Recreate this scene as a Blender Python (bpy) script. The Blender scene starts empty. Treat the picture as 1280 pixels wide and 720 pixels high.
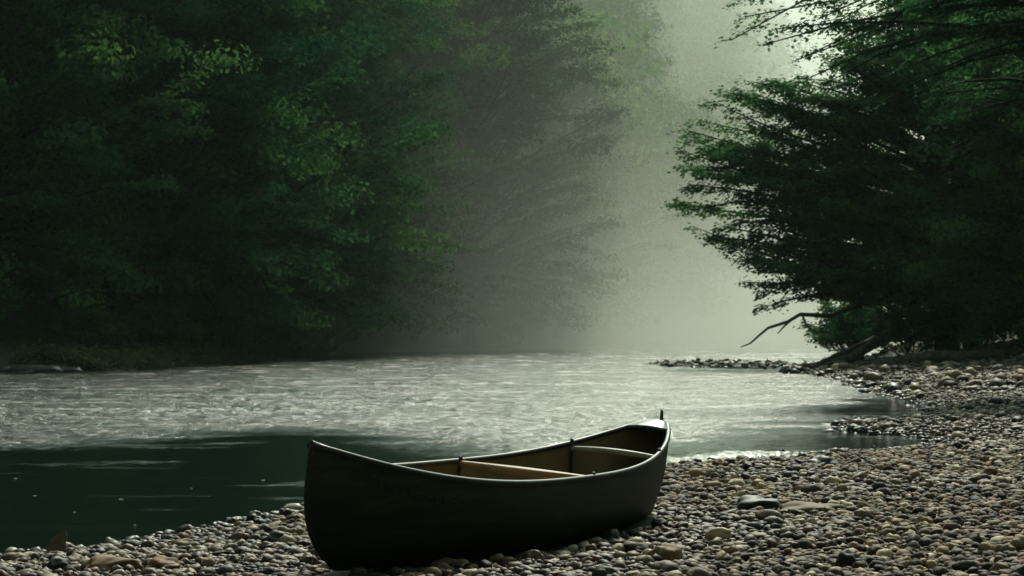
import bpy, bmesh, math, random
import numpy as np
from mathutils import Vector, Matrix
PI = math.pi
R = math.radians
scene = bpy.context.scene
C = bpy.context.collection
rng = np.random.default_rng(7)
random.seed(7)

# ---------------------------------------------------------------- helpers
def tag(o, label=None, cat=None, group=None, kind=None):
    if label: o['label'] = label
    if cat: o['category'] = cat
    if group: o['group'] = group
    if kind: o['kind'] = kind
    return o

def empty(name, loc=(0, 0, 0), rz=0.0):
    o = bpy.data.objects.new(name, None)
    o.location = loc
    o.rotation_euler = (0, 0, rz)
    o.empty_display_size = 0.2
    C.objects.link(o)
    return o

def mesh_np(name, V, F, mat=None, parent=None, smooth=True, attrs=None):
    """V (n,3); F (m,k) all faces with k corners, or list of such arrays"""
    V = np.asarray(V, dtype=np.float32)
    Fs = F if isinstance(F, list) else [F]
    Fs = [np.asarray(f, dtype=np.int32) for f in Fs if len(f)]
    me = bpy.data.meshes.new(name)
    me.vertices.add(len(V))
    me.vertices.foreach_set('co', V.ravel())
    nl = sum(f.size for f in Fs)
    nf = sum(len(f) for f in Fs)
    me.loops.add(nl)
    me.polygons.add(nf)
    me.loops.foreach_set('vertex_index', np.concatenate([f.ravel() for f in Fs]))
    tot = np.concatenate([np.full(len(f), f.shape[1], dtype=np.int32) for f in Fs])
    st = np.concatenate([[0], np.cumsum(tot)[:-1]]).astype(np.int32)
    me.polygons.foreach_set('loop_start', st)
    me.polygons.foreach_set('loop_total', tot)
    if smooth:
        me.polygons.foreach_set('use_smooth', np.ones(nf, dtype=bool))
    if attrs:
        for k, a in attrs.items():
            at = me.attributes.new(k, 'FLOAT', 'POINT')
            at.data.foreach_set('value', np.asarray(a, dtype=np.float32))
    me.update(calc_edges=True)
    me.validate()
    if mat: me.materials.append(mat)
    o = bpy.data.objects.new(name, me)
    C.objects.link(o)
    if parent: o.parent = parent
    return o

def grid_faces(nr, nc):
    i = np.arange(nr - 1)[:, None] * nc + np.arange(nc - 1)[None, :]
    i = i.ravel()
    return np.stack([i, i + 1, i + nc + 1, i + nc], 1)

class Tubes:
    """collects tapered tubes (and other bits) into one mesh"""
    def __init__(s): s.V = []; s.Q = []; s.n = 0
    def tube(s, pts, radii, sides=6, cap=True, sy=1.0):
        pts = [Vector(p) for p in pts]
        rings = []
        prev = None
        for i, p in enumerate(pts):
            t = (pts[min(i + 1, len(pts) - 1)] - pts[max(i - 1, 0)])
            if t.length < 1e-9: t = Vector((0, 0, 1))
            t.normalize()
            if prev is None:
                a = t.cross(Vector((0, 0, 1)) if abs(t.z) < .95 else Vector((1, 0, 0)))
            else:
                a = prev - t * prev.dot(t)
            a.normalize(); prev = a
            b = t.cross(a)
            r = radii[i] if hasattr(radii, '__len__') else radii
            for k in range(sides):
                an = 2 * PI * k / sides
                s.V.append(p + a * (math.cos(an) * r) + b * (math.sin(an) * r * sy))
        n = len(pts)
        for i in range(n - 1):
            for k in range(sides):
                k2 = (k + 1) % sides
                s.Q.append((s.n + i * sides + k, s.n + i * sides + k2, s.n + (i + 1) * sides + k2, s.n + (i + 1) * sides + k))
        if cap:
            c0 = s.n + n * sides; s.V.append(pts[0]); s.V.append(pts[-1])
            for k in range(sides):
                k2 = (k + 1) % sides
                s.Q.append((c0, s.n + k2, s.n + k, c0))
                e = s.n + (n - 1) * sides
                s.Q.append((c0 + 1, e + k, e + k2, c0 + 1))
            s.n += 2
        s.n += n * sides
    def build(s, name, mat, parent=None, smooth=True):
        me = bpy.data.meshes.new(name)
        faces = [tuple(dict.fromkeys(q)) for q in s.Q]
        me.from_pydata([tuple(v) for v in s.V], [], faces)
        if smooth: me.polygons.foreach_set('use_smooth', [True] * len(me.polygons))
        me.materials.append(mat)
        o = bpy.data.objects.new(name, me); C.objects.link(o)
        if parent: o.parent = parent
        return o

def bm_obj(name, bm, mat, parent=None, smooth=False):
    me = bpy.data.meshes.new(name)
    bmesh.ops.recalc_face_normals(bm, faces=bm.faces)
    bm.to_mesh(me); bm.free()
    if smooth: me.polygons.foreach_set('use_smooth', [True] * len(me.polygons))
    me.materials.append(mat)
    o = bpy.data.objects.new(name, me); C.objects.link(o)
    if parent: o.parent = parent
    return o

def lerp(a, b, t): return a + (b - a) * t
def sstep(a, b, x):
    t = np.clip((x - a) / (b - a), 0, 1); return t * t * (3 - 2 * t)
def vnoise(x, y, seed=0):
    """gradient noise, numpy, about -1..1"""
    x = np.asarray(x, dtype=np.float64); y = np.asarray(y, dtype=np.float64)
    xi = np.floor(x).astype(np.int64); yi = np.floor(y).astype(np.int64)
    xf = x - xi; yf = y - yi
    u = xf * xf * xf * (xf * (xf * 6 - 15) + 10); v = yf * yf * yf * (yf * (yf * 6 - 15) + 10)
    def g(a, b, dx, dy):
        n = (a * 374761393 + b * 668265263 + seed * 1442695041) & 0x7fffffff
        n = ((n ^ (n >> 13)) * 1274126177) & 0x7fffffff
        n = (n ^ (n >> 16)) & 1023
        return GRC[n] * dx + GRS[n] * dy
    return 1.55 * ((g(xi, yi, xf, yf) * (1 - u) + g(xi + 1, yi, xf - 1, yf) * u) * (1 - v) + (g(xi, yi + 1, xf, yf - 1) * (1 - u) + g(xi + 1, yi + 1, xf - 1, yf - 1) * u) * v)
GRC = np.cos(np.arange(1024) * 2 * PI / 1024); GRS = np.sin(np.arange(1024) * 2 * PI / 1024)

def fbm(x, y, oct=4, seed=0):
    s = 0; a = 1; t = 0
    x = np.asarray(x, float); y = np.asarray(y, float)
    for k in range(oct):
        s = s + a * vnoise(x + 13.7 * k, y - 7.1 * k, seed + k); t += a; a *= .5
        x, y = (x * .8 - y * .6) * 2.03, (x * .6 + y * .8) * 2.03
    return s / t

# ---------------------------------------------------------------- materials
def mat(name):
    m = bpy.data.materials.new(name); m.use_nodes = True
    nt = m.node_tree
    return m, nt, nt.nodes['Principled BSDF'], nt.nodes['Material Output']

def N(nt, t, **kw):
    n = nt.nodes.new(t)
    for k, v in kw.items():
        if k in ('inp',):
            for kk, vv in v.items(): n.inputs[kk].default_value = vv
        else: setattr(n, k, v)
    return n

def ramp(nt, stops):
    r = nt.nodes.new('ShaderNodeValToRGB')
    e = r.color_ramp.elements
    while len(e) < len(stops): e.new(.5)
    for i, (p, c) in enumerate(stops):
        e[i].position = p; e[i].color = (*c, 1)
    return r

def noise_mat(name, stops, scale=5, detail=6, rough=.8, bump=.0, bscale=40, coords='Object', spec=.3, stretch=None):
    m, nt, b, out = mat(name)
    tc = N(nt, 'ShaderNodeTexCoord')
    src = tc.outputs[coords]
    if stretch:
        mp = N(nt, 'ShaderNodeMapping'); mp.inputs['Scale'].default_value = stretch
        nt.links.new(src, mp.inputs['Vector']); src = mp.outputs['Vector']
    n = N(nt, 'ShaderNodeTexNoise', inp={'Scale': scale, 'Detail': detail})
    nt.links.new(src, n.inputs['Vector'])
    r = ramp(nt, stops); nt.links.new(n.outputs['Fac'], r.inputs['Fac'])
    nt.links.new(r.outputs['Color'], b.inputs['Base Color'])
    b.inputs['Roughness'].default_value = rough
    b.inputs['Specular IOR Level'].default_value = spec
    if bump:
        n2 = N(nt, 'ShaderNodeTexNoise', inp={'Scale': bscale, 'Detail': 5})
        nt.links.new(src, n2.inputs['Vector'])
        bp = N(nt, 'ShaderNodeBump', inp={'Strength': bump, 'Distance': .02})
        nt.links.new(n2.outputs['Fac'], bp.inputs['Height'])
        nt.links.new(bp.outputs['Normal'], b.inputs['Normal'])
    return m

def leaf_mat(name, dark, light, trans=.45):
    m, nt, b, out = mat(name)
    at = N(nt, 'ShaderNodeAttribute', attribute_name='tint')
    oi = N(nt, 'ShaderNodeObjectInfo')
    ad = N(nt, 'ShaderNodeMath', operation='MULTIPLY_ADD', inp={1: .3, 2: -.15})
    nt.links.new(oi.outputs['Random'], ad.inputs[0])
    a2 = N(nt, 'ShaderNodeMath', operation='ADD', use_clamp=True)
    nt.links.new(ad.outputs[0], a2.inputs[0]); nt.links.new(at.outputs['Fac'], a2.inputs[1])
    r = ramp(nt, [(0, dark), (.55, tuple(.5 * (a + c) for a, c in zip(dark, light))), (1, light)])
    nt.links.new(a2.outputs[0], r.inputs['Fac'])
    nt.links.new(r.outputs['Color'], b.inputs['Base Color'])
    b.inputs['Roughness'].default_value = .55
    b.inputs['Specular IOR Level'].default_value = 0
    tr = N(nt, 'ShaderNodeBsdfTranslucent')
    nt.links.new(r.outputs['Color'], tr.inputs['Color'])
    mx = N(nt, 'ShaderNodeMixShader', inp={0: trans})
    nt.links.new(b.outputs[0], mx.inputs[1]); nt.links.new(tr.outputs[0], mx.inputs[2])
    nt.links.new(mx.outputs[0], out.inputs['Surface'])
    return m

M = {}
M['leaf'] = leaf_mat('leaf', (.012, .068, .037), (.11, .225, .06))
M['leaf_dark'] = leaf_mat('leaf_dark', (.022, .10, .052), (.15, .30, .085), .5)
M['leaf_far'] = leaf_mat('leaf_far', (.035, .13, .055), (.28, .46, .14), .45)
M['bark'] = noise_mat('bark', [(.3, (.02, .017, .013)), (.7, (.06, .05, .038))], 6, 8, .9, .8, 25, stretch=(1, 1, .25))
M['drift'] = noise_mat('driftwood', [(.3, (.06, .05, .04)), (.7, (.20, .17, .135))], 5, 8, .85, .6, 30)
M['soil'] = noise_mat('soil', [(.3, (.022, .02, .015)), (.5, (.045, .04, .03)), (.75, (.07, .065, .045))], .9, 10, .95, .9, 9)

# pebbles: one colour per stone, dark and glossy at the wet edge and in broad patches
def pebble_mat():
    m, nt, b, out = mat('pebble')
    at = N(nt, 'ShaderNodeAttribute', attribute_name='tint')
    wet = N(nt, 'ShaderNodeAttribute', attribute_name='wet')
    r = ramp(nt, [(0, (.016, .014, .011)), (.3, (.046, .031, .018)), (.47, (.11, .074, .04)), (.64, (.28, .195, .11)), (.76, (.17, .07, .036)), (.86, (.47, .35, .21)), (1, (.74, .61, .41))])
    nt.links.new(at.outputs['Fac'], r.inputs['Fac'])
    tc = N(nt, 'ShaderNodeTexCoord')
    n = N(nt, 'ShaderNodeTexNoise', inp={'Scale': 38, 'Detail': 6})
    nt.links.new(tc.outputs['Object'], n.inputs['Vector'])
    mr = N(nt, 'ShaderNodeMapRange', inp={'From Min': .3, 'From Max': .7, 'To Min': .65, 'To Max': 1.25})
    nt.links.new(n.outputs['Fac'], mr.inputs['Value'])
    wm = N(nt, 'ShaderNodeMapRange', inp={'To Min': 1, 'To Max': .38})
    nt.links.new(wet.outputs['Fac'], wm.inputs['Value'])
    mm = N(nt, 'ShaderNodeMath', operation='MULTIPLY')
    nt.links.new(mr.outputs[0], mm.inputs[0]); nt.links.new(wm.outputs[0], mm.inputs[1])
    vs = N(nt, 'ShaderNodeVectorMath', operation='SCALE')
    nt.links.new(r.outputs['Color'], vs.inputs[0]); nt.links.new(mm.outputs[0], vs.inputs['Scale'])
    nt.links.new(vs.outputs[0], b.inputs['Base Color'])
    ro = N(nt, 'ShaderNodeMapRange', inp={'To Min': .75, 'To Max': .5})
    nt.links.new(wet.outputs['Fac'], ro.inputs['Value']); nt.links.new(ro.outputs[0], b.inputs['Roughness'])
    b.inputs['Specular IOR Level'].default_value = .45
    n2 = N(nt, 'ShaderNodeTexNoise', inp={'Scale': 120, 'Detail': 3})
    nt.links.new(tc.outputs['Object'], n2.inputs['Vector'])
    bp = N(nt, 'ShaderNodeBump', inp={'Strength': .4, 'Distance': .004})
    nt.links.new(n2.outputs['Fac'], bp.inputs['Height']); nt.links.new(bp.outputs['Normal'], b.inputs['Normal'])
    return m
M['pebble'] = pebble_mat()

# ---------------------------------------------------------------- camera
FPX = 2600.0; HOR = 425.0; CH = 1.12
cd = bpy.data.cameras.new('camera'); cam = bpy.data.objects.new('camera', cd); C.objects.link(cam)
cd.sensor_width = 36; cd.lens = FPX / 1280 * 36
cd.clip_end = 5000; cd.clip_start = .1
cam.location = (0, 0, CH)
cam.rotation_euler = (R(90) + math.atan((HOR - 360) / FPX), 0, 0)
cd.dof.use_dof = True; cd.dof.focus_distance = 12.5; cd.dof.aperture_fstop = 9
scene.camera = cam

# ---------------------------------------------------------------- terrain functions
SL = .004
def W(y): return -.12 + SL * (np.asarray(y, dtype=float) - 25)
def wpt(px, py):
    """a point of the tilted river surface seen at a pixel of the photograph, used once to survey the shoreline"""
    y = (CH + .12 + 25 * SL) * FPX / ((py - HOR) + SL * FPX)
    return ((px - 640) / FPX * y, y)
beach = [(-7.5, 6.0)] + [wpt(*p) for p in [(-160, 716), (-60, 703), (20, 695), (110, 686), (160, 678), (215, 668), (300, 652), (380, 637), (500, 618), (640, 602), (760, 590), (850, 583),
        (905, 578), (960, 576), (1020, 568), (1080, 566), (1150, 560), (1185, 549), (1120, 545), (1062, 540), (1052, 532), (1085, 526), (1150, 528),
        (1168, 517), (1160, 507), (1132, 497), (1095, 491), (1072, 481), (1040, 470), (1003, 467.5), (988, 465.5), (1010, 461), (1050, 456)]]
beach += [(17, 104), (30, 125), (62, 180), (105, 260), (210, 500), (300, 950), (900, 950), (900, -300), (-7.5, -300)]
left = [wpt(*p) for p in [(-900, 480), (-500, 474), (-200, 468), (0, 465), (90, 466), (150, 462.5), (300, 453), (400, 444), (450, 441), (600, 437.5), (700, 435.5), (770, 434.3)]]
left += [(17, 205), (30, 245), (50, 300), (78, 400), (108, 520), (150, 700), (200, 950), (-900, 950), (-900, 30)]
bar = [wpt(*p) for p in [(795, 455), (830, 459.5), (900, 461), (980, 462), (1010, 458), (990, 452.5), (900, 451.5), (830, 452.5)]]

def sd(poly, x, y):
    """signed distance, positive inside"""
    x = np.asarray(x, float); y = np.asarray(y, float)
    sh = x.shape; x = x.ravel(); y = y.ravel()
    d = np.full(x.shape, 1e18); ins = np.zeros(x.shape, bool)
    P = poly + [poly[0]]
    for (ax, ay), (bx, by) in zip(P[:-1], P[1:]):
        ex, ey = bx - ax, by - ay
        t = np.clip(((x - ax) * ex + (y - ay) * ey) / (ex * ex + ey * ey), 0, 1)
        dx = x - ax - t * ex; dy = y - ay - t * ey
        d = np.minimum(d, dx * dx + dy * dy)
        c = ((ay > y) != (by > y))
        with np.errstate(divide='ignore', invalid='ignore'):
            xi = ex * (y - ay) / (ey if ey else 1e-12) + ax
        ins ^= c & (x < xi)
    d = np.sqrt(d)
    return np.where(ins, d, -d).reshape(sh)

def height(x, y, full=False):
    x = np.asarray(x, float); y = np.asarray(y, float)
    yy = np.clip(y, -50, 400)
    w = W(yy)
    jag = .25 * fbm(x * .9, y * .9, 3, 5)
    db = sd(beach, x, y) + jag * np.clip(y / 25, .3, 2)
    dl = sd(left, x, y) + jag * 3
    dr = sd(bar, x, y) + jag
    z = w - .9 * (1 - np.exp(np.minimum(0, np.maximum(np.maximum(db, dl), dr)) / 3.5)) - .015
    p = np.maximum(db, 0)
    hb = .17 * (1 - np.exp(-p / 2.2)) + .012 * np.maximum(0, p - 4) + .03 * fbm(x * .6, y * .35, 3, 9) * np.clip(p, 0, 1)
    # the wooded right bank behind the logs
    bank = np.clip((x - (5 + .145 * y)) / 6, 0, 60) * np.clip((y - 58) / 20, 0, 1)
    hb = hb + .9 * np.minimum(bank, 1) + 2.6 * np.maximum(0, bank - 1)
    bk2 = np.maximum(0, sd([(17, 100), (27, 125), (48, 180), (70, 260), (130, 500), (160, 950), (900, 950), (900, 100)], x, y)) if np.max(y) > 90 else 0
    hb = hb + np.minimum(.5 * bk2, 60)
    z = np.where(db > 0, w + np.minimum(hb, 66), z)
    q = np.maximum(dl, 0)
    hl = .42 * (1 - np.exp(-q / 1.2)) * (1 + .5 * fbm(x * .25, y * .1, 3, 3)) + np.clip(q - 4, 0, 5) * .3 + (.62 + .80 * sstep(180, 300, y)) * np.maximum(0, q - 9)
    hl = np.minimum(hl, 48 + 34 * sstep(200, 330, y) + 8 * fbm(x * .01, y * .01, 3, 21)) * (1 + .12 * fbm(x * .03, y * .03, 3, 33) * np.clip(q / 40, 0, 1))
    z = np.where(dl > 0, w + hl, z)
    z = np.where(dr > 0, w + .03 * (1 - np.exp(-np.maximum(dr, 0) / .5)), z)
    return (z, db, dl, dr) if full else z

# ground: one sheet to the horizon, finer near the camera
gy = np.concatenate([np.linspace(-300, 0, 12)[:-1], np.linspace(0, 8, 12)[:-1], 8 * (950 / 8) ** np.linspace(0, 1, 420)])
su = np.linspace(-1, 1, 361)
gx = np.sign(su) * (12 * np.abs(su) + 888 * np.abs(su) ** 4.2)
GX, GY = np.meshgrid(gx, gy)
GX = GX + np.clip(GY, 0, 90) * .06   # the fine columns follow the beach
Z = height(GX, GY)
V = np.stack([GX, GY, Z], -1).reshape(-1, 3)
M['ground'] = noise_mat('ground', [(.3, (.018, .017, .013)), (.5, (.04, .037, .029)), (.75, (.08, .072, .055))], 3.0, 12, .9, 1.0, 14)
g = mesh_np('ground', V, grid_faces(len(gy), len(gx)), M['ground']); tag(g, 'dark gravelly river bed and wooded banks', None, None, 'structure')

# ---------------------------------------------------------------- river
# calm pool boundary: an eddy line between the fast riffle and the slack water by the beach
eddy = [wpt(*p) for p in [(-400, 575), (0, 564), (150, 556), (270, 548), (330, 543), (420, 547), (520, 560), (620, 572), (700, 578), (860, 560), (940, 545), (1010, 538), (1060, 520), (1090, 500), (1170, 490)]]
calm = [(-40, 5)] + [(-40, eddy[0][1])] + eddy + [(30, 45), (30, 5)]
ry = 5 * (170 / 5) ** np.linspace(0, 1, 1500)
ru = np.linspace(-1, 1, 700)
RX = ru[None, :] * (3.0 + .30 * ry[:, None]) + 0 * ry[:, None]
RY = np.repeat(ry[:, None], len(ru), 1)
dc = sd(calm, RX, RY) + .8 * fbm(RX * .5, RY * .3, 3, 77)
rif = 1 - sstep(-2.6, 1.3, dc + .9 * fbm(RX * .25, RY * .9, 3, 79))
streak = sstep(.12, .45, fbm(RX * .35, RY * 1.1, 3, 101))       # scattered ripples crossing the pool
far = np.clip(RY / 40, .6, 2.2)
amp = .0030 + .034 * rif + .012 * streak * (1 - rif) * sstep(12.5, 17, RY)
amp = amp * (1 + .7 * fbm(RX * .10, RY * .22, 3, 55))
def ridge(x, y, o, s):
    return 1 - 2.2 * np.abs(fbm(x, y, o, s))
# short waves near, only the longer ones where they still show
n_ = sstep(70, 30, RY); f_ = sstep(35, 80, RY)
h = (.7 * fbm(RX * 1.3, RY * 1.1, 2, 11) + .6 * ridge(RX * 2.6, RY * 2.0, 2, 17) + .34 * n_ * fbm(RX * 7, RY * 5.5, 2, 23) + .36 * (1 - f_) * ridge(RX * 4.6, RY * 3.6, 2, 29)
     + 1.1 * f_ * fbm(RX * .9, RY * .6, 2, 37))
broad = .02 * rif * fbm(RX * .35, RY * .6, 2, 41)
edge = np.maximum(sd(beach, RX, RY), sd(left, RX, RY))
amp = amp * (.25 + .75 * sstep(0, 1.5, -edge))
RZ = W(RY) + amp * h + broad
foamv = rif * np.clip(.40 + .30 * h + .22 * fbm(RX * .3, RY * .45, 3, 91), 0, .9)
# white water along both banks and over shoals
for (a, b_, w_, k) in [((-40, 462), (75, 463), .8, 1.), ((75, 464), (350, 454.5), .5, .5), ((350, 444), (520, 440), 1.5, .8), ((455, 438), (500, 438.5), 1.2, 1.), ((850, 580), (950, 573), 1.1, 1.), ((800, 449), (980, 448), 1.5, .8), ((940, 574), (1050, 567), .2, .5),
                       ((500, 441), (990, 437), 5, .35)]:
    A = np.array(wpt(*a)); B = np.array(wpt(*b_)); e = B - A
    t = np.clip(((RX - A[0]) * e[0] + (RY - A[1]) * e[1]) / (e @ e), 0, 1)
    dd = np.hypot(RX - A[0] - t * e[0], (RY - A[1] - t * e[1]) * .5)
    m_ = sstep(w_, w_ * .2, dd) * sstep(-.25, .35, fbm(RX * 2.2 / far, RY * 3 / far, 3, 63) + .25)
    foamv = np.maximum(foamv, m_ * k)
    RZ = RZ + .03 * m_ * k * (1 + fbm(RX * 5 / far, RY * 5 / far, 2, 65))
V = np.stack([RX, RY, RZ], -1).reshape(-1, 3)
nv0 = len(V)
ey = np.linspace(170, 900, 30); ex = np.linspace(-1, 1, 40)
EX = ex[None, :] * (3 + .3 * ey[:, None]); EY = np.repeat(ey[:, None], 40, 1)
EZ = W(np.clip(EY, 0, 400)) - .02
V = np.concatenate([V, np.stack([EX, EY, EZ], -1).reshape(-1, 3)])
F = np.concatenate([grid_faces(len(ry), len(ru)), grid_faces(30, 40) + nv0])
m, nt, b, out = mat('water')
at = N(nt, 'ShaderNodeAttribute', attribute_name='foam')
fr = N(nt, 'ShaderNodeAttribute', attribute_name='riffle')
tc = N(nt, 'ShaderNodeTexCoord')
mp = N(nt, 'ShaderNodeMapping'); mp.inputs['Scale'].default_value = (1, 1.6, 1)
nt.links.new(tc.outputs['Object'], mp.inputs['Vector'])
n1 = N(nt, 'ShaderNodeTexNoise', inp={'Scale': 7, 'Detail': 7, 'Roughness': .6})
nt.links.new(mp.outputs[0], n1.inputs['Vector'])
bs = N(nt, 'ShaderNodeMapRange', inp={'To Min': .06, 'To Max': .9})
nt.links.new(fr.outputs['Fac'], bs.inputs['Value'])
bp = N(nt, 'ShaderNodeBump', inp={'Distance': .05})
nt.links.new(bs.outputs[0], bp.inputs['Strength']); nt.links.new(n1.outputs['Fac'], bp.inputs['Height'])
nt.links.new(bp.outputs['Normal'], b.inputs['Normal'])
fn = N(nt, 'ShaderNodeTexNoise', inp={'Scale': 20, 'Detail': 6, 'Roughness': .75}); nt.links.new(mp.outputs[0], fn.inputs['Vector'])
fm = N(nt, 'ShaderNodeMath', operation='MULTIPLY_ADD', inp={1: 1.3, 2: -.65}); nt.links.new(fn.outputs['Fac'], fm.inputs[0])
fa = N(nt, 'ShaderNodeMath', operation='ADD'); nt.links.new(fm.outputs[0], fa.inputs[0]); nt.links.new(at.outputs['Fac'], fa.inputs[1])
fg = N(nt, 'ShaderNodeMapRange', inp={'From Min': .52, 'From Max': 1.0}); nt.links.new(fa.outputs[0], fg.inputs['Value'])
fgm = N(nt, 'ShaderNodeMath', operation='MULTIPLY'); nt.links.new(fg.outputs[0], fgm.inputs[0])
gt = N(nt, 'ShaderNodeMapRange', inp={'From Min': .02, 'From Max': .15}); nt.links.new(at.outputs['Fac'], gt.inputs['Value']); nt.links.new(gt.outputs[0], fgm.inputs[1])
cm = N(nt, 'ShaderNodeMixRGB', inp={1: (.004, .013, .008, 1), 2: (.17, .18, .155, 1)})
nt.links.new(fgm.outputs[0], cm.inputs[0]); nt.links.new(cm.outputs[0], b.inputs['Base Color'])
rr = N(nt, 'ShaderNodeMapRange', inp={'To Min': .09, 'To Max': .45}); nt.links.new(fgm.outputs[0], rr.inputs['Value']); nt.links.new(rr.outputs[0], b.inputs['Roughness'])
b.inputs['IOR'].default_value = 1.333
M['water'] = m
z30 = np.zeros(1200)
river = mesh_np('river', V, F, m, attrs={'foam': np.concatenate([foamv.ravel(), z30]), 'riffle': np.concatenate([np.clip(rif + .35 * streak * sstep(12.5, 17, RY), 0, 1).ravel(), z30 + 1])})
tag(river, 'river with a bright choppy riffle and a dark slack pool', None, None, 'structure')
del RX, RY, RZ, V, dc, rif, streak, h, foamv

# ---------------------------------------------------------------- gravel
def ico(sub):
    bm = bmesh.new(); bmesh.ops.create_icosphere(bm, subdivisions=sub, radius=1)
    bm.verts.ensure_lookup_table()
    v = np.array([tuple(x.co) for x in bm.verts]); f = np.array([[x.index for x in p.verts] for p in bm.faces]); bm.free()
    return v, f
ICO = {1: ico(1), 2: ico(2), 3: ico(3), 4: ico(4)}
def lump(v, seed, amt=.22, fr=1.3):
    r = 1 + amt * (vnoise(v[:, 0] * fr + seed, v[:, 1] * fr + v[:, 2] * fr * .7, seed) + .5 * vnoise(v[:, 2] * fr * 2 + seed, v[:, 0] * fr * 2 - v[:, 1] * fr, seed + 9))
    return v * r[:, None]

CAX = np.array([.449, .893]); CAX /= np.linalg.norm(CAX); CC = np.array([-.03, 11.82])
def canoe_uv(x, y):
    dx = x - CC[0]; dy = y - CC[1]
    return dx * CAX[0] + dy * CAX[1], -dx * CAX[1] + dy * CAX[0]

PV = []; PF = []; PT = []; PW = []; pn = 0
def stones(x, y, size, sub, sink=.35, flat=(.3, .95), keep=None):
    global pn
    z, db, dl, dr = height(x, y, True)
    ok = ((db > -.35) | ((dr > .12) & (rng.random(len(x)) < .12)))
    u, v = canoe_uv(x, y)
    ok &= ~((np.abs(u) < 2.12) & (np.abs(v) < .40 * (1 - np.abs(u / 2.2) ** 2.5)))
    x, y, z, size, db, dr = x[ok], y[ok], z[ok], size[ok], np.maximum(db, dr)[ok], dr[ok]
    n = len(x)
    variants = []
    bv, bf = ICO[sub]
    for k in range(10): variants.append(lump(bv, 31 * k + sub, .34, 1.5))
    variants = np.array(variants)
    vi = rng.integers(0, 10, n)
    P = variants[vi]                                         # n,m,3
    sx = size * rng.uniform(.8, 1.45, n); sy = size * rng.uniform(.65, 1.1, n); sz = size * rng.uniform(*flat, n)
    P = P * np.stack([sx, sy, sz], 1)[:, None, :]
    # tilt, then turn
    t1 = rng.normal(0, .38, n); a = rng.uniform(0, 2 * PI, n)
    c, s_ = np.cos(t1)[:, None], np.sin(t1)[:, None]
    X, Y, Zz = P[..., 0], P[..., 1] * c - P[..., 2] * s_, P[..., 1] * s_ + P[..., 2] * c
    c, s_ = np.cos(a)[:, None], np.sin(a)[:, None]
    X, Y = X * c - Y * s_, X * s_ + Y * c
    zc = z + sz * (1 - sink * 1.6) * .6 + rng.uniform(-.25, .4, n) * size
    P = np.stack([X + x[:, None], Y + y[:, None], Zz + zc[:, None]], -1).reshape(-1, 3)
    m_ = len(bv)
    PV.append(P); PF.append((bf[None] + (np.arange(n) * m_)[:, None, None]).reshape(-1, 3) + pn); pn += n * m_
    tt = np.clip(rng.beta(1.25, 1.6, n) + .1 * vnoise(x * .8, y * .8, 4), 0, 1)
    wet = 1 - sstep(.06, .55, db + .25 * vnoise(x * 1.3, y * 1.3, 8))
    wet = np.maximum(wet, .55 * sstep(-.05, .45, fbm(x * .22 + 3, y * .13, 3, 14) + .25 * sstep(3.5, 7, x) - .15 * (x < -.8)))  # broad darker, glossier patches, stronger to the right, weaker at far left
    PT.append(np.repeat(tt, m_)); PW.append(np.repeat(wet, m_))
def band(y0, y1, sp, smin, smax, sub, sig=.35, thin=1.0, **k):
    n0x = int(((.26 * y1 + 2.0) + (.26 * y1 + 1.2)) / sp)
    xs = np.linspace(-(.26 * y1 + 1.2), .26 * y1 + 2, n0x); ys = np.arange(y0, y1, sp)
    X, Y = np.meshgrid(xs, ys); X = X.ravel() + rng.uniform(-.5, .5, X.size) * sp * 1.1; Y = Y.ravel() + rng.uniform(-.5, .5, Y.size) * sp * 1.1
    sel = (np.abs(X) < .26 * Y + 1.6) & (rng.random(X.size) < thin)
    X, Y = X[sel], Y[sel]
    s = np.clip(np.exp(rng.normal(math.log((smin * smax) ** .5), sig, X.size)), smin, smax)
    stones(X, Y, s, sub, **k)
band(7.5, 15, .052, .012, .042, 2, sig=.45)
band(7.5, 15, .15, .02, .05, 3, thin=.42, sink=.15, sig=.5)
band(7.5, 15, .5, .05, .085, 3, thin=.12, sink=.35)
band(15, 24, .066, .016, .05, 2, sig=.45)
band(15, 24, .19, .025, .06, 2, thin=.42, sink=.15, sig=.5)
band(15, 24, .7, .05, .10, 3, thin=.12, sink=.35)
band(24, 42, .09, .022, .06, 1, sig=.45)
band(24, 42, .36, .05, .11, 2, thin=.5, sink=.3)
band(42, 70, .14, .035, .09, 1)
band(42, 70, .6, .1, .2, 2, thin=.6, sink=.3)
band(70, 104, .22, .05, .13, 1)
gr = mesh_np('gravel', np.concatenate(PV), np.concatenate(PF), M['pebble'], smooth=False, attrs={'tint': np.concatenate(PT), 'wet': np.concatenate(PW)})
tag(gr, 'rounded grey and tan river pebbles covering the beach', 'gravel', None, 'stuff')
print('gravel verts', pn)
del PV, PF, PT, PW

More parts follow.
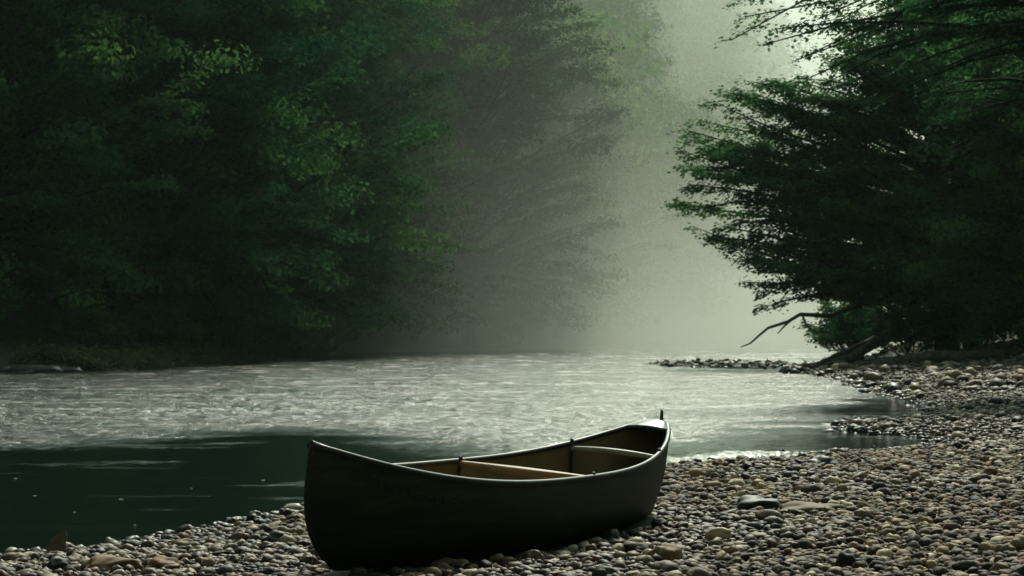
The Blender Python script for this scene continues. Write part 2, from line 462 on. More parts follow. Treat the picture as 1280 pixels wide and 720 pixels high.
# larger stones that can be told apart
def rock(px, py, w, hgt, tint, label, wetv=0., deep=.9, yoff=0, group=None, name='rock', y=None):
    # find where the sight line meets the beach, a survey of the spot
    yy = np.linspace(8, 120, 6000)
    xx = (px - 640) / FPX * yy; zz = CH - (py - HOR) / FPX * yy
    hh = np.maximum(height(xx, yy), W(yy) - .05)
    i = np.argmax(zz < hh)
    x0, y0, z0 = xx[i], yy[i], hh[i]
    W2 = w / FPX * y0 / 2; H2 = hgt / FPX * y0
    sd_ = int(px * 7 + py)
    v = lump(ICO[4][0], sd_ % 977, .3, 1.1); v = v * (1 + .035 * vnoise(v[:, 0] * 7 + v[:, 2] * 5, v[:, 1] * 7, sd_))[:, None]
    v = v * np.array([W2, W2 * deep, H2 * .75]); 
    o = mesh_np(name, v, ICO[4][1], M['pebble'], attrs={'tint': np.full(len(v), tint), 'wet': np.full(len(v), wetv)})
    o.location = (x0, y0 + W2 * deep * .6, z0 + H2 * .22)
    o.rotation_euler = (0, 0, (px * 13 % 70) / 100 - .35)
    tag(o, label, 'rock', group)
    return o
rock(1016, 642, 80, 14, .5, 'long low tan rock lying in open gravel right of the canoe')
rock(950, 640, 60, 20, .05, 'dark wet rock touching the left end of the long tan rock', .6)
rock(1030, 586, 42, 17, .12, 'squat dark boulder at the water edge below the inlet', .8)
rock(978, 571, 12, 10, .1, 'small dark stone standing alone in shallow water', 1.)
rock(935, 590, 18, 13, .15, 'small dark rock at the water edge just right of the white water', .8)
rock(912, 582, 14, 9, .1, 'tiny wet black rock in the foam beyond the canoe stern', 1.)
rock(832, 704, 42, 24, .68, 'large pale tan cobble on gravel below the canoe stern')
rock(796, 693, 34, 14, .3, 'grey-brown cobble just left of the pale tan cobble by the canoe', .1)
rock(1062, 712, 34, 24, .02, 'black rounded rock at the bottom edge right of centre', .4)
rock(320, 655, 24, 16, .1, 'dark rock at the pool edge left of the canoe bow', .9)
rock(345, 682, 34, 18, .05, 'dark rock half buried among pale pebbles beside the canoe bow', .5)
rock(135, 716, 70, 20, .7, 'broad pale cobble at the bottom edge in the left corner')
rock(205, 712, 42, 16, .78, 'pale cobble just right of the broadest cobble in the left corner')
rock(72, 716, 36, 20, .03, 'black rock under the upright driftwood piece', .5)
rock(228, 686, 30, 13, .6, 'flattish tan rock at the pool edge, third of the way to the bow')
rock(1075, 541, 20, 9, .35, 'brown stone at the tip of the gravel spit', .7)
rock(1115, 538, 24, 11, .5, 'tan rounded stone in the middle of the gravel spit', .3)

# driftwood chip in the lower left corner
bm = bmesh.new()
pr = [(-.055, -.02), (-.01, -.03), (.06, -.02), (.052, .02), (.028, .035), (.03, .10), (.012, .13), (-.02, .085), (-.05, .045)]
vf = [bm.verts.new((x, -.012 + .01 * x, z)) for x, z in pr]; vb = [bm.verts.new((x + .01, .022, z * .92)) for x, z in pr]
bm.faces.new(vf); bm.faces.new(vb[::-1])
for i in range(len(pr)):
    j = (i + 1) % len(pr); bm.faces.new((vf[j], vf[i], vb[i], vb[j]))
bmesh.ops.bevel(bm, geom=bm.edges[:], offset=.004, segments=2, affect='EDGES')
M['chip'] = noise_mat('chip_wood', [(.3, (.10, .07, .045)), (.7, (.24, .17, .11))], 12, 8, .8, .5, 60)
ch = bm_obj('driftwood', bm, M['chip'])
px_, py_ = 70, 700
yy = 12.1; ch.location = ((72 - 640) / FPX * yy, yy, float(height(np.array([-2.64]), np.array([yy]))[0]) + .045)
ch.rotation_euler = (R(-12), R(18), R(10))
tag(ch, 'splintered brown driftwood piece sticking up at the lower left water edge', 'driftwood')

# foam flecks drifting on the pool
T = Tubes()
for px, py, s in [(46, 620, .02), (167, 656, .018), (366, 641, .04), (305, 646, .05), (152, 624, .02), (290, 647, .03), (95, 640, .012), (330, 600, .014), (240, 610, .01), (20, 598, .015)]:
    x, y = wpt(px, py); z = float(W(y)) + .006
    for k in range(3):
        a = random.uniform(0, 6); q = s * random.uniform(.4, .8)
        T.tube([(x + math.cos(a) * s * .8, y + math.sin(a) * s * .5, z - .006), (x + math.cos(a) * s * .8, y + math.sin(a) * s * .5, z - .001)], [q, q * .8], 9)
M['foam'] = noise_mat('foam', [(.3, (.55, .56, .5)), (.7, (.75, .76, .7))], 60, 3, .6)
fo = T.build('foam_flecks', M['foam']); tag(fo, 'small white foam flecks drifting on the dark pool', 'foam', None, 'stuff')

# ---------------------------------------------------------------- canoe
L2 = 2.16
def b_of(u): return .44 * max(0., 1 - abs(u) ** 2.35) ** (.78 if u < 0 else .74)
def s_of(u):
    if u < 0: return .425 + .225 * abs(u) ** 2.8
    q = min(1., u / .95); return .425 + .21 * q ** 2.9
def k_of(u): return .035 * u ** 4
def hull_pt(u, phi, off=0.0):
    """u along, phi 0 keel .. pi/2 gunwale"""
    a = abs(u)
    e = lerp(2.7, 1.25 if u < 0 else 2.0, a ** 1.6)
    w = math.sin(phi) ** (2 / e); v = 1 - max(0., math.cos(phi)) ** (2 / e)
    s, k = s_of(u), k_of(u)
    b = max(0., b_of(u) - off)
    tum = 1 + .05 * (1 - a) * math.sin(v * PI) 
    # the stems curve under towards the keel
    vv = (1 - v)
    under = (.125 if u < 0 else .03) * (max(0, vv - .15) / .85) ** 3.0 * a ** 7 + .012 * math.sin(v * PI) * -a ** 9
    x = u * L2 * (1 - under)
    return Vector((x, b * w * tum, k + off * (1 - w) + (s - k - off * 0) * v))
NU, NP = 65, 15
def us(i): 
    t = -1 + 2 * i / (NU - 1); return math.sin(t * PI / 2) * .35 + t * .65
def hull_mesh(off):
    V = []; F = []
    ncol = 2 * NP - 1
    for i in range(NU):
        u = us(i)
        if off: u *= .994
        for j in range(ncol):
            jj = j - (NP - 1)
            ph = abs(jj) / (NP - 1) * PI / 2
            p = hull_pt(u, ph, off)
            V.append((p.x, p.y if jj >= 0 else -p.y, p.z))
    F = grid_faces(NU, ncol)
    return np.array(V), F
croot = empty('canoe', (CC[0], CC[1], 0))
croot.rotation_euler = (R(4.6), R(.45), math.atan2(CAX[1], CAX[0]))
croot.rotation_mode = 'XYZ'
tag(croot, 'dark green open canoe with wooden thwart pulled up on the gravel beach', 'canoe')
M['hull'] = noise_mat('hull', [(.3, (.013, .021, .011)), (.52, (.020, .029, .015)), (.62, (.044, .050, .032)), (.65, (.020, .028, .015)), (.8, (.030, .036, .02))], 3.2, 14, .48, .35, 60, spec=.3, stretch=(.4, 1, 4.5))
M['lining'] = noise_mat('lining', [(.3, (.13, .095, .045)), (.7, (.22, .165, .085))], 3, 8, .75, .2, 120)
M['trim_dark'] = noise_mat('trim_dark', [(.3, (.012, .013, .012)), (.7, (.022, .023, .02))], 12, 4, .38, spec=.5)
M['alu'] = noise_mat('gunwale_metal', [(.3, (.02, .02, .018)), (.7, (.038, .038, .034))], 14, 6, .46, .1, 200, spec=.5)
M['wood'] = noise_mat('thwart_wood', [(.25, (.30, .15, .07)), (.75, (.46, .26, .13))], 8, 8, .42, .15, 80, stretch=(9, .8, 9))
M['palewood'] = noise_mat('pale_wood', [(.25, (.30, .26, .21)), (.75, (.42, .38, .31))], 8, 8, .5, .15, 80, stretch=(9, .8, 9))
v, f = hull_mesh(0)
hull = mesh_np('hull', v, f[:, ::-1], M['hull'], croot)
v, f = hull_mesh(.009)
lin = mesh_np('lining', v, f, M['lining'], croot); lin['label'] = 'brownish inner skin of the canoe'
# gunwales: rounded rail that caps both skins
for sgn in (1, -1):
    T = Tubes(); pts = []
    for i in range(NU):
        u = us(i) * .998
        p = hull_pt(u, PI / 2, 0)
        y = max(p.y - .006, .006)
        pts.append((p.x, sgn * y, p.z + .004))
    T.tube(pts, .0165, 10)
    T.build('gunwale', M['alu'], croot)
# decks at both ends
for e in (-1, 1):
    V = []; n = 12; us0, us1 = .885, .997
    for i in range(n):
        u = e * lerp(us0, us1, i / (n - 1)); p = hull_pt(u, PI / 2)
        for k, t in enumerate((-1, -.5, 0, .5, 1)):
            V.append((p.x, p.y * t, p.z + .016 + .012 * (1 - t * t)))
    V = np.array(V); top = grid_faces(n, 5)
    V2 = V.copy(); V2[:, 2] -= .03
    ed = []
    for i in range(n - 1):
        ed.append((i * 5, (i + 1) * 5, (i + 1) * 5 + n * 5, i * 5 + n * 5)); ed.append((i * 5 + 4, i * 5 + 4 + n * 5, (i + 1) * 5 + 4 + n * 5, (i + 1) * 5 + 4))
    for k in range(4):
        ed.append((k, k + n * 5, k + 1 + n * 5, k + 1))
    mesh_np('deck_plate', np.concatenate([V, V2]), np.concatenate([top, top[:, ::-1] + n * 5, np.array(ed)]), M['trim_dark'], croot, smooth=False)
# stem caps following the ends
for e in (-1, 1):
    T = Tubes(); pts = []
    for k in range(18):
        p = hull_pt(e * 1.0, lerp(.35, PI / 2, k / 17)); pts.append((p.x - e * .004, 0, p.z))
    T.tube(pts, .010, 8)
    T.build('stem_band', M['trim_dark'], croot)
# upright grab handle and rail end at the far end
T = Tubes(); p = hull_pt(1, PI / 2)
T.tube([(p.x - .012, 0, p.z - .02), (p.x - .012, 0, p.z + .05), (p.x - .014, 0, p.z + .078), (p.x - .027, 0, p.z + .088)], [.015, .012, .011, .007], 8)
T.tube([(p.x - .02, 0, p.z - .035), (p.x + .012, -.006, p.z - .02), (p.x + .014, 0, p.z + .012), (p.x - .02, 0, p.z + .02)], .007, 8)
h_ = T.build('grab_handle', M['trim_dark'], croot)
# thwarts
def thwart(xl, drop, mat_, hh, wd, name, swell):
    u = xl / L2; bb = hull_pt(u, PI / 2).y - .012
    bm = bmesh.new(); n = 25; rings = []
    for i in range(n):
        t = -1 + 2 * i / (n - 1)
        yv = t * bb; z = s_of(u) - drop + swell * (1 - t * t) - .0
        ww = wd * (1 + .35 * math.cos(t * PI)) / 1.35 + .01; h2 = hh * (.8 + .2 * (1 - t * t))
        ring = []
        for k in range(12):
            a = 2 * PI * k / 12
            cx = math.copysign(abs(math.cos(a)) ** .55, math.cos(a)); cz = math.copysign(abs(math.sin(a)) ** .55, math.sin(a))
            ring.append(bm.verts.new((xl + cx * ww / 2, yv, z + cz * h2 / 2)))
        rings.append(ring)
    for a, b_ in zip(rings[:-1], rings[1:]):
        for k in range(12): bm.faces.new((a[k], a[(k + 1) % 12], b_[(k + 1) % 12], b_[k]))
    bm.faces.new(rings[0]); bm.faces.new(rings[-1][::-1])
    o = bm_obj(name, bm, mat_, croot, True)
    for sgn in (-1, 1):
        T = Tubes(); q = hull_pt(u, PI / 2)
        T.tube([(xl, sgn * (q.y - .012), q.z + .012), (xl, sgn * (q.y - .012), q.z + .032)], [.015, .011], 8)
        T.build('bolt', M['trim_dark'], croot)
        # moulded rib below the thwart end
        T = Tubes(); T.tube([hull_pt(u, PI / 2 * (1 - .055 * k), .016) * 1 if sgn > 0 else Vector((1, -1, 1)) * hull_pt(u, PI / 2 * (1 - .055 * k), .016) for k in range(12)], .012, 6)
        T.build('rib', M['trim_dark'], croot)
    return o
t1 = thwart(.17, .012, M['wood'], .046, .10, 'thwart', .0); t1['label'] = 'varnished orange-brown wooden thwart'
t2 = thwart(1.42, .03, M['palewood'], .036, .06, 'thwart', .012); t2['label'] = 'thin pale wooden thwart near the far end'
# a bench seat low towards the near end
bm = bmesh.new()
for (x0, x1, y0, y1) in [(-1.22, -1.18, -.3, .3), (-.98, -.94, -.36, .36)]:
    bmesh.ops.create_cube(bm, size=1, matrix=Matrix.Translation(((x0 + x1) / 2, 0, .27)) @ Matrix.Diagonal((x1 - x0, (y1 - y0), .025, 1)))
bmesh.ops.create_cube(bm, size=1, matrix=Matrix.Translation((-1.08, 0, .278)) @ Matrix.Diagonal((.197, .52, .012, 1)))
bmesh.ops.bevel(bm, geom=bm.edges[:], offset=.003, segments=1, affect='EDGES')
bm_obj('seat', bm, M['lining'], croot)
# worn, unreadable lettering on the bow side: short raised strokes
xs = -1.86; rnd = random.Random(4)
M['letter'] = noise_mat('lettering', [(.3, (.03, .036, .032)), (.7, (.045, .05, .045))], 20, 4, .5)
for ci in range(11):
    wch = .032; T = Tubes()
    strokes = rnd.choice([((0, 0, 0, 1), (1, 0, 1, 1), (0, .5, 1, .5)), ((.5, 0, .5, 1), (0, 1, 1, 1)), ((0, 0, 0, 1), (0, 1, 1, 1), (0, .5, .8, .5), (0, 0, 1, 0)), ((0, 0, 0, 1), (0, 0, 1, 0)), ((0, 0, .5, 1), (.5, 1, 1, 0))])
    for (ax, az, bx, bz) in strokes:
        pp = []
        for (sx_, sz_) in ((ax, az), (bx, bz)):
            X = xs + sx_ * wch * .75; u = X / L2; zrel = -.105 - .03 * ci / 11 + sz_ * .042
            zt = s_of(u) + zrel
            best = min((hull_pt(u, ph) for ph in np.linspace(.4, PI / 2, 60)), key=lambda p: abs(p.z - zt))
            pp.append((X, -(best.y + .001), zt))
        T.tube(pp, .003, 4)
    xs += .047
    T.build('letter', M['letter'], croot)
croot.location.z = -.045

# ---------------------------------------------------------------- trees
def leaves_from_twigs(B, D, Lt, cnt, ls, r, zj=.5, lat=2.0, droop=.25):
    """B base, D direction, Lt length, cnt leaves per twig"""
    idx = np.repeat(np.arange(len(B)), cnt)
    n = len(idx)
    s = r.random(n) ** .8
    pos = B[idx] + D[idx] * (s * Lt[idx])[:, None]
    side = np.stack([-D[idx][:, 1], D[idx][:, 0], np.zeros(n)], 1)
    jit = r.normal(0, 1, n) * ls * lat * (1.15 - s * .8)
    pos = pos + side * jit[:, None]
    pos[:, 2] += r.normal(0, 1, n) * ls * zj - droop * (s ** 2) * Lt[idx] * .5 - np.abs(jit) * .15
    a = np.arctan2(D[idx][:, 1], D[idx][:, 0]) + r.normal(0, .9, n)
    l = ls * r.uniform(.65, 1.35, n)
    d = np.stack([np.cos(a), np.sin(a), -r.uniform(-.1, .75, n)], 1); d /= np.linalg.norm(d, axis=1)[:, None]
    up = np.stack([r.normal(0, .36, n), r.normal(0, .36, n), np.ones(n)], 1)
    w = np.cross(d, up); w /= np.linalg.norm(w, axis=1)[:, None]
    nn = np.cross(w, d)
    v0 = pos; v2 = pos + d * l[:, None]
    v1 = pos + d * (l * .45)[:, None] + w * (l * .32)[:, None] + nn * (l * .07)[:, None]
    v3 = pos + d * (l * .45)[:, None] - w * (l * .32)[:, None] + nn * (l * .07)[:, None]
    V = np.stack([v0, v1, v2, v3], 1).reshape(-1, 3)
    tint = np.clip(r.beta(2, 2, n) * .5 + .5 * r.random(len(B))[idx] ** 1.5, 0, 1)
    return V, np.repeat(tint, 4)

def tree_data(seed, trunk_pts, trunk_r, tips, ls=.16, dens=26, ntw=16, arch=.25, twl=1.0, slope=.35, woodtwigs=True, zj=.5, dz=.13, puff=None):
    r = np.random.default_rng(seed)
    T = Tubes()
    tp = np.array(trunk_pts, float); trr = np.array(trunk_r, float)
    # resample trunk
    tt = np.linspace(0, 1, 14); seg = np.linspace(0, 1, len(tp))
    TP = np.stack([np.interp(tt, seg, tp[:, k]) for k in range(3)], 1)
    TP[1:-1] += r.normal(0, .12, (12, 3)) * [1, 1, 0]
    TR = np.interp(tt, seg, trr)
    T.tube([tuple(p) for p in TP], list(TR), 9)
    # root flare
    Bs, Ds, Ls = [], [], []
    for tip in tips:
        tip = np.array(tip, float)
        # where the limb leaves the trunk
        hd = np.hypot(*(tip[:2] - TP[:, :2].mean(0)))
        zs = tip[2] - slope * r.uniform(.4, 1.3) * hd + r.normal(0, .6)
        zs = np.clip(zs, TP[0, 2] + .18 * (TP[-1, 2] - TP[0, 2]), TP[-1, 2])
        k = np.interp(zs, TP[:, 2], tt)
        P0 = np.array([np.interp(k, tt, TP[:, q]) for q in range(3)]); r0 = np.interp(k, tt, TR) * .42
        L = np.linalg.norm(tip - P0)
        if L < .5: continue
        P1 = P0 + (tip - P0) * .55 + np.array([r.normal(0, .06) * L, r.normal(0, .06) * L, (arch + r.normal(0, .09)) * L])
        def bz(t):
            t = np.asarray(t)[..., None]; return P0 * (1 - t) ** 2 + P1 * 2 * t * (1 - t) + tip * t ** 2
        ts = np.linspace(0, 1, 7); pts = bz(ts)
        T.tube([tuple(p) for p in pts], list(np.maximum(.012, r0 * .7 * (1 - ts) ** .9 + .01)), 5, cap=False)
        n = max(4, int(ntw * (L / 6) ** .7))
        t = np.concatenate([r.uniform(.22, 1, n) ** .85, [1.0, .97]]); n += 2
        B = bz(t); Tn = bz(np.minimum(t + .02, 1.02)) - bz(t - .02); Tn /= np.linalg.norm(Tn, axis=1)[:, None]
        side = np.stack([-Tn[:, 1], Tn[:, 0], np.zeros(n)], 1) * np.where(r.random(n) < .5, -1, 1)[:, None]
        side[-2:] *= .5
        D = Tn * .75 + side * r.uniform(.5, 2.2, n)[:, None]; D[:, 2] = D[:, 2] * .5 + r.normal(-.03, dz, n)
        D /= np.linalg.norm(D, axis=1)[:, None]
        lt = twl * (.35 + .2 * L * (1.05 - t)) * r.uniform(.6, 1.25, n)
        Bs.append(B); Ds.append(D); Ls.append(lt)
        if woodtwigs:
            for q in range(0, n, 2):
                T.tube([tuple(B[q]), tuple(B[q] + D[q] * lt[q] * .8 - np.array([0, 0, .06 * lt[q]]))], [.016, .006], 3, cap=False)
    B = np.concatenate(Bs); D = np.concatenate(Ds); Lt = np.concatenate(Ls)
    cnt = np.maximum(4, (dens * Lt)).astype(int)
    V, tint = leaves_from_twigs(B, D, Lt, cnt, ls, r, zj=zj)
    if puff:
        # rounded leaf clumps at the limb ends: leaves on the outer shell of a flattened ball
        cn, pr_ = puff
        C0 = np.array([t_ for t_ in tips], float); k_ = len(C0)
        C0 = C0 - np.array([0, 0, .1 * pr_])
        rad_ = pr_ * r.uniform(.6, 1.35, k_); idx = np.repeat(np.arange(k_), (cn * (rad_ / pr_) ** 2).astype(int)); n = len(idx)
        q = r.normal(0, 1, (n, 3)); q[:, 2] = np.where(q[:, 2] < 0, q[:, 2] * .45, q[:, 2]); q /= np.linalg.norm(q, axis=1)[:, None]
        rr_ = rad_[idx] * (1.05 - .5 * r.random(n) ** 2) * (1 + .25 * np.sin(q[:, 0] * 7 + idx) * np.sin(q[:, 1] * 6 + idx * 2))
        P = C0[idx] + q * rr_[:, None] * np.array([1.1, 1.1, .62])
        nn = q + r.normal(0, .45, (n, 3)); nn[:, 2] += .35; nn /= np.linalg.norm(nn, axis=1)[:, None]
        d = np.cross(nn, r.normal(0, 1, (n, 3))); d /= np.linalg.norm(d, axis=1)[:, None]; w = np.cross(nn, d)
        l = (ls * r.uniform(.6, 1.25, n))[:, None]
        Vp = np.stack([P - d * l * .5, P + w * l * .33 + nn * l * .06, P + d * l * .5, P - w * l * .33 + nn * l * .06], 1).reshape(-1, 3)
        tp_ = np.clip(r.beta(2, 2, n) * .22 + .85 * r.random(k_)[idx] ** 1.2, 0, 1)
        V = np.concatenate([V, Vp]); tint = np.concatenate([tint, np.repeat(tp_, 4)])
    return T, V, tint

def make_tree(name, loc, seed, trunk_pts, trunk_r, tips, lm='leaf', label='', group=None, cat='tree', **kw):
    root = empty(name, loc)
    T, V, tint = tree_data(seed, trunk_pts, trunk_r, tips, **kw)
    T.build('trunk', M['bark'], root)
    mesh_np('crown', V, np.arange(len(V)).reshape(-1, 4), M[lm], root, smooth=False, attrs={'tint': tint})
    tag(root, label, cat, group)
    return root

def copy_tree(o, loc, rz, sc, label, group=None):
    c = o.copy(); C.objects.link(c); c.location = loc; c.rotation_euler = (0, 0, rz); c.scale = sc if hasattr(sc, '__len__') else (sc, sc, sc)
    for ch in o.children:
        d = ch.copy(); C.objects.link(d); d.parent = c
    c['label'] = label
    if group: c['group'] = group
    return c

def crown_tips(r, n, H, rad, low=.22, power=.75, lean=(0, 0), lop=0.0, lopdir=0):
    tips = []
    for i in range(n):
        f = (i + r.random()) / n
        z = H * lerp(low, .99, f)
        prof = math.sin(PI * (.22 + .72 * f)) ** power
        a = i * 2.399 + r.normal(0, .35)
        rr = rad * prof * (.4 + .62 * r.random() ** .7) * (1 + lop * math.cos(a - lopdir))
        tips.append((lean[0] * f + rr * math.cos(a), lean[1] * f + rr * math.sin(a), z - .06 * rr))
    return tips

def gz(x, y): return float(height(np.array([x]), np.array([y]))[0])

# three broadleaf kinds for the left bank, each leaning its crown towards the river (+x)
G1 = 'broadleaf trees lining the left bank'
r = np.random.default_rng(3)
protos = []
for k, (H, rad, lop, n) in enumerate([(24, 7.2, .35, 200), (27, 7.8, .3, 250), (21, 6.6, .4, 175)]):
    tips = crown_tips(r, n, H, rad * .97, low=.07, power=.6, lop=lop)
    lx = 1.5
    p = make_tree('broadleaf_tree', (0, 0, 0), 50 + k, [(0, 0, -.8), (.2, 0, H * .3), (.6, .2, H * .65), (lx * .6, 0, H * .97)], [.42, .33, .2, .04], tips, group=G1, ls=.23, puff=(170, 1.1), dens=30, ntw=20, slope=.7, arch=.15, twl=.95, zj=.3, dz=.17)
    protos.append(p)
Lb = [  # x, y, proto, rz, scale, label
 (-20.5, 80, 0, .2, 1.0, 'broadleaf tree at the far left edge with its lowest sprays near the water'),
 (-15.8, 93, 1, -.3, .95, 'tall dark tree second from the left edge of the river bank'),
 (-14.3, 106, 2, .4, 1.22, 'layered broadleaf tree third from the left whose sprays reach furthest over the riffle'),
 (-13.0, 118, 1, -.2, 1.08, 'big broadleaf tree overhanging the river left of centre'),
 (-10.5, 133, 0, .5, 1.15, 'tree set back in shade between the two overhanging trees left of centre'),
 (-3.2, 152, 1, .05, 1.22, 'tall leaning broadleaf tree with hazy crown at the mist edge'),
 (4.0, 178, 2, .7, 1.2, 'misty broadleaf tree just beyond the leaning tree by the gap'),
]
first = True; used = set()
for x, y, k, rz, sc, lab in Lb:
    loc = (x, y, gz(x, y) - .1)
    if k not in used:
        used.add(k); o = protos[k]; o.location = loc; o.rotation_euler = (0, 0, rz); o.scale = (sc,) * 3; o['label'] = lab
    else:
        copy_tree(protos[k], loc, rz, sc, lab, G1)
# second row on the slope behind the bank trees
G2 = 'broadleaf trees on the slope above the left bank'
row2 = [(-30, 88), (-26, 99), (-23.5, 112), (-22.5, 124), (-20, 138), (-14, 150), (-12, 166), (-3, 180), (-36, 112), (-32, 130), (-26, 150), (-19, 175)]
names2 = ['dark tree filling the upper left corner behind the bank trees', 'tree on the slope behind the second bank tree', 'tree on the slope behind the third bank tree', 'tree on the slope left of the leaning trunk, lower row',
          'tree on the slope showing dark between two big crowns', 'tree close behind the leaning hazy tree', 'tree high behind the leaning hazy tree', 'misty tree on the slope behind the gap edge',
          'tree in the upper row above the left corner', 'tree in the upper row above the third bank tree', 'tree in the upper row near the dark gap', 'tree in the upper row fading into the mist']
for i, ((x, y), nm) in enumerate(zip(row2, names2)):
    copy_tree(protos[(i * 2 + 1) % 3], (x, y, gz(x, y) - .3), (i * 1.7) % 6.28, 1.0 + .12 * ((i * 7) % 4), nm, G2)

# far crowns in the mist: rounder, coarser foliage
G3 = 'misty crowns on the far hillside'
r = np.random.default_rng(11)
farp = []
for k in range(3):
    H = [20, 23, 18][k]
    tips = crown_tips(r, 110, H, [6.6, 6.2, 7.0][k], low=.15, power=.42)
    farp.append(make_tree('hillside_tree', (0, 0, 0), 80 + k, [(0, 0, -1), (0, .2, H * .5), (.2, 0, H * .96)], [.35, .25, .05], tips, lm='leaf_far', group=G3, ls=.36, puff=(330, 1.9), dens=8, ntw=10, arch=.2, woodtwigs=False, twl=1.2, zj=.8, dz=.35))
Lf = [(13, 212, 'pale crown at the waterline behind the left trees'), (9, 235, 'pale rounded crown low beside the gap'), (18, 250, 'rounded crown halfway up beside the gap'), (4, 228, 'light crown above the hazy leaning tree'), (14, 275, 'rounded pale crown at top centre'),
      (22, 285, 'misty crown at the foot of the second spur'), (28, 330, 'misty crown on the shoulder of the second spur'), (20, 318, 'misty crown high on the second spur'), (34, 360, 'faint crown low in the white gap'),
      (36, 395, 'very faint crown at the far end of the gap'), (26, 372, 'faint crown topping the third spur'), (46, 440, 'barely visible crown furthest down the valley')]
for i, (x, y, nm) in enumerate(Lf):
    o = farp[i] if i < 3 else farp[i % 3]
    loc = (x, y, gz(x, y) - .5); sc = 1.25 + .13 * ((i * 5) % 4)
    if i < 3: o.location = loc; o.scale = (sc,) * 3; o['label'] = nm
    else: copy_tree(o, loc, i * 1.3, sc, nm, G3)

# the rest of the woods as one mass
r = np.random.default_rng(19)
pv = []; pt = []
base = []
for k in range(3):
    H = [19, 22, 17][k]
    _, v, t = tree_data(120 + k, [(0, 0, 0), (0, 0, H * .95)], [.3, .05], crown_tips(r, 55, H, [6, 5.5, 6.4][k], low=.15, power=.42), ls=.52, puff=(85, 2.0), dens=4, ntw=8, arch=.2, woodtwigs=False, twl=1.3, zj=.8, dz=.35)
    base.append((v, t))
cand = []
for _ in range(60000):
    y = 95 + 420 * r.random(); x = r.uniform(-.42 * y - 10, .42 * y + 20)
    cand.append((x, y))
cand = np.array(cand); z, db, dl, dr = height(cand[:, 0], cand[:, 1], True)
okl = (dl > 7) | ((db > 10) & (cand[:, 1] > 112))
cand, z, dl = cand[okl], z[okl], dl[okl]
chosen = np.zeros((0, 2)); cz = []
taken = np.array(row2 + [(a, b_) for a, b_, *_ in Lb] + [(a, b_) for a, b_, _ in Lf])
for (x, y), zz in zip(cand, z):
    allp = np.concatenate([chosen, taken])
    if np.min(np.hypot(allp[:, 0] - x, allp[:, 1] - y)) > 6.8 + y * .008 + 3.2 * (y > 185):
        chosen = np.concatenate([chosen, [(x, y)]]); cz.append(zz)
    if len(chosen) > 430: break
print('forest trees', len(chosen))
# unseen woods added behind the viewpoint to hold sky light off the beach
beh = [(x, y) for x in range(-60, 75, 8) for y in (-26, -34, -43)] + [(-30 - k * 1.5, -16 + 9 * k) for k in range(9)] + [(34 + k * 1.2, -16 + 8 * k) for k in range(10)] + [(27, -10), (30, 4), (32, 18)]
beh = [(x + r.normal(0, 1.2), y + r.normal(0, 1.2)) for x, y in beh]
chosen = np.concatenate([chosen, beh]); cz = cz + [max(0., gz(*p)) for p in beh]
for (x, y), zz in zip(chosen, cz):
    v, t = base[r.integers(0, 3)]
    a = r.uniform(0, 6.28); s = r.uniform(.8, 1.4) * (1.25 if y > 185 else 1)
    c, q = math.cos(a) * s, math.sin(a) * s
    vv = np.stack([v[:, 0] * c - v[:, 1] * q + x, v[:, 0] * q + v[:, 1] * c + y, v[:, 2] * s + zz - .5], 1)
    pv.append(vv.astype(np.float32)); pt.append(np.clip(t * .6 + .4 * r.random() + r.normal(0, .1), 0, 1))
V = np.concatenate(pv); print('forest verts', len(V))
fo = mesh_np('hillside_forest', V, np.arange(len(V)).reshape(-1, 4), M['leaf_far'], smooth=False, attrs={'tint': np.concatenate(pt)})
tag(fo, 'dense woodland covering the hillsides behind the bank trees', 'forest', None, 'stuff')
del V, pv

# right bank: the big overhanging tree (its limbs reach over the water to the left)
r = np.random.default_rng(23)
tips = []
# left outline of the crown, world x and z seen from the beach, y about 78
outl = [(2.4, 9.8), (3.2, 9.0), (4.6, 8.2), (5.4, 7.4), (6.5, 6.6), (7.1, 6.4), (8.1, 6.6), (9.3, 6.7), (10.2, 7.4), (11.2, 9.0), (12.2, 11.2), (13.2, 12.2), (15, 13)]
oz = np.array([a for a, _ in outl]); ox = np.array([b_ for _, b_ in outl])
for i in range(215):
    z = r.uniform(2.3, 14.5); xl = np.interp(z, oz, ox) + .7
    q = r.random() ** 1.25
    x = xl + q * (24 - xl)
    y = 80 + r.normal(0, 3.2) * (.35 + q)
    tips.append((x - 17.5, y - 83, z - .2 - 1.0))
for z in np.linspace(2.6, 11.2, 20):      # the tips that make the ragged edge
    xl = np.interp(z, oz, ox) + abs(r.normal(0, .25)); tips.append((xl + .25 - 17.5 - abs(r.normal(0, .35)), 79 - 83 + r.normal(0, 1.0), z - 1.2))
R1 = make_tree('overhanging_tree', (17.5, 83, 1.0), 5, [(0, 0, -1.2), (-.5, -.3, 3), (-.9, -.6, 8), (-.3, -.4, 15)], [.5, .42, .28, .06], tips, lm='leaf_dark', ls=.17, dens=46, ntw=26, slope=.3, arch=.08, twl=.95, zj=.5, dz=.22,
               label='large broadleaf tree on the right bank whose boughs reach low over the river')
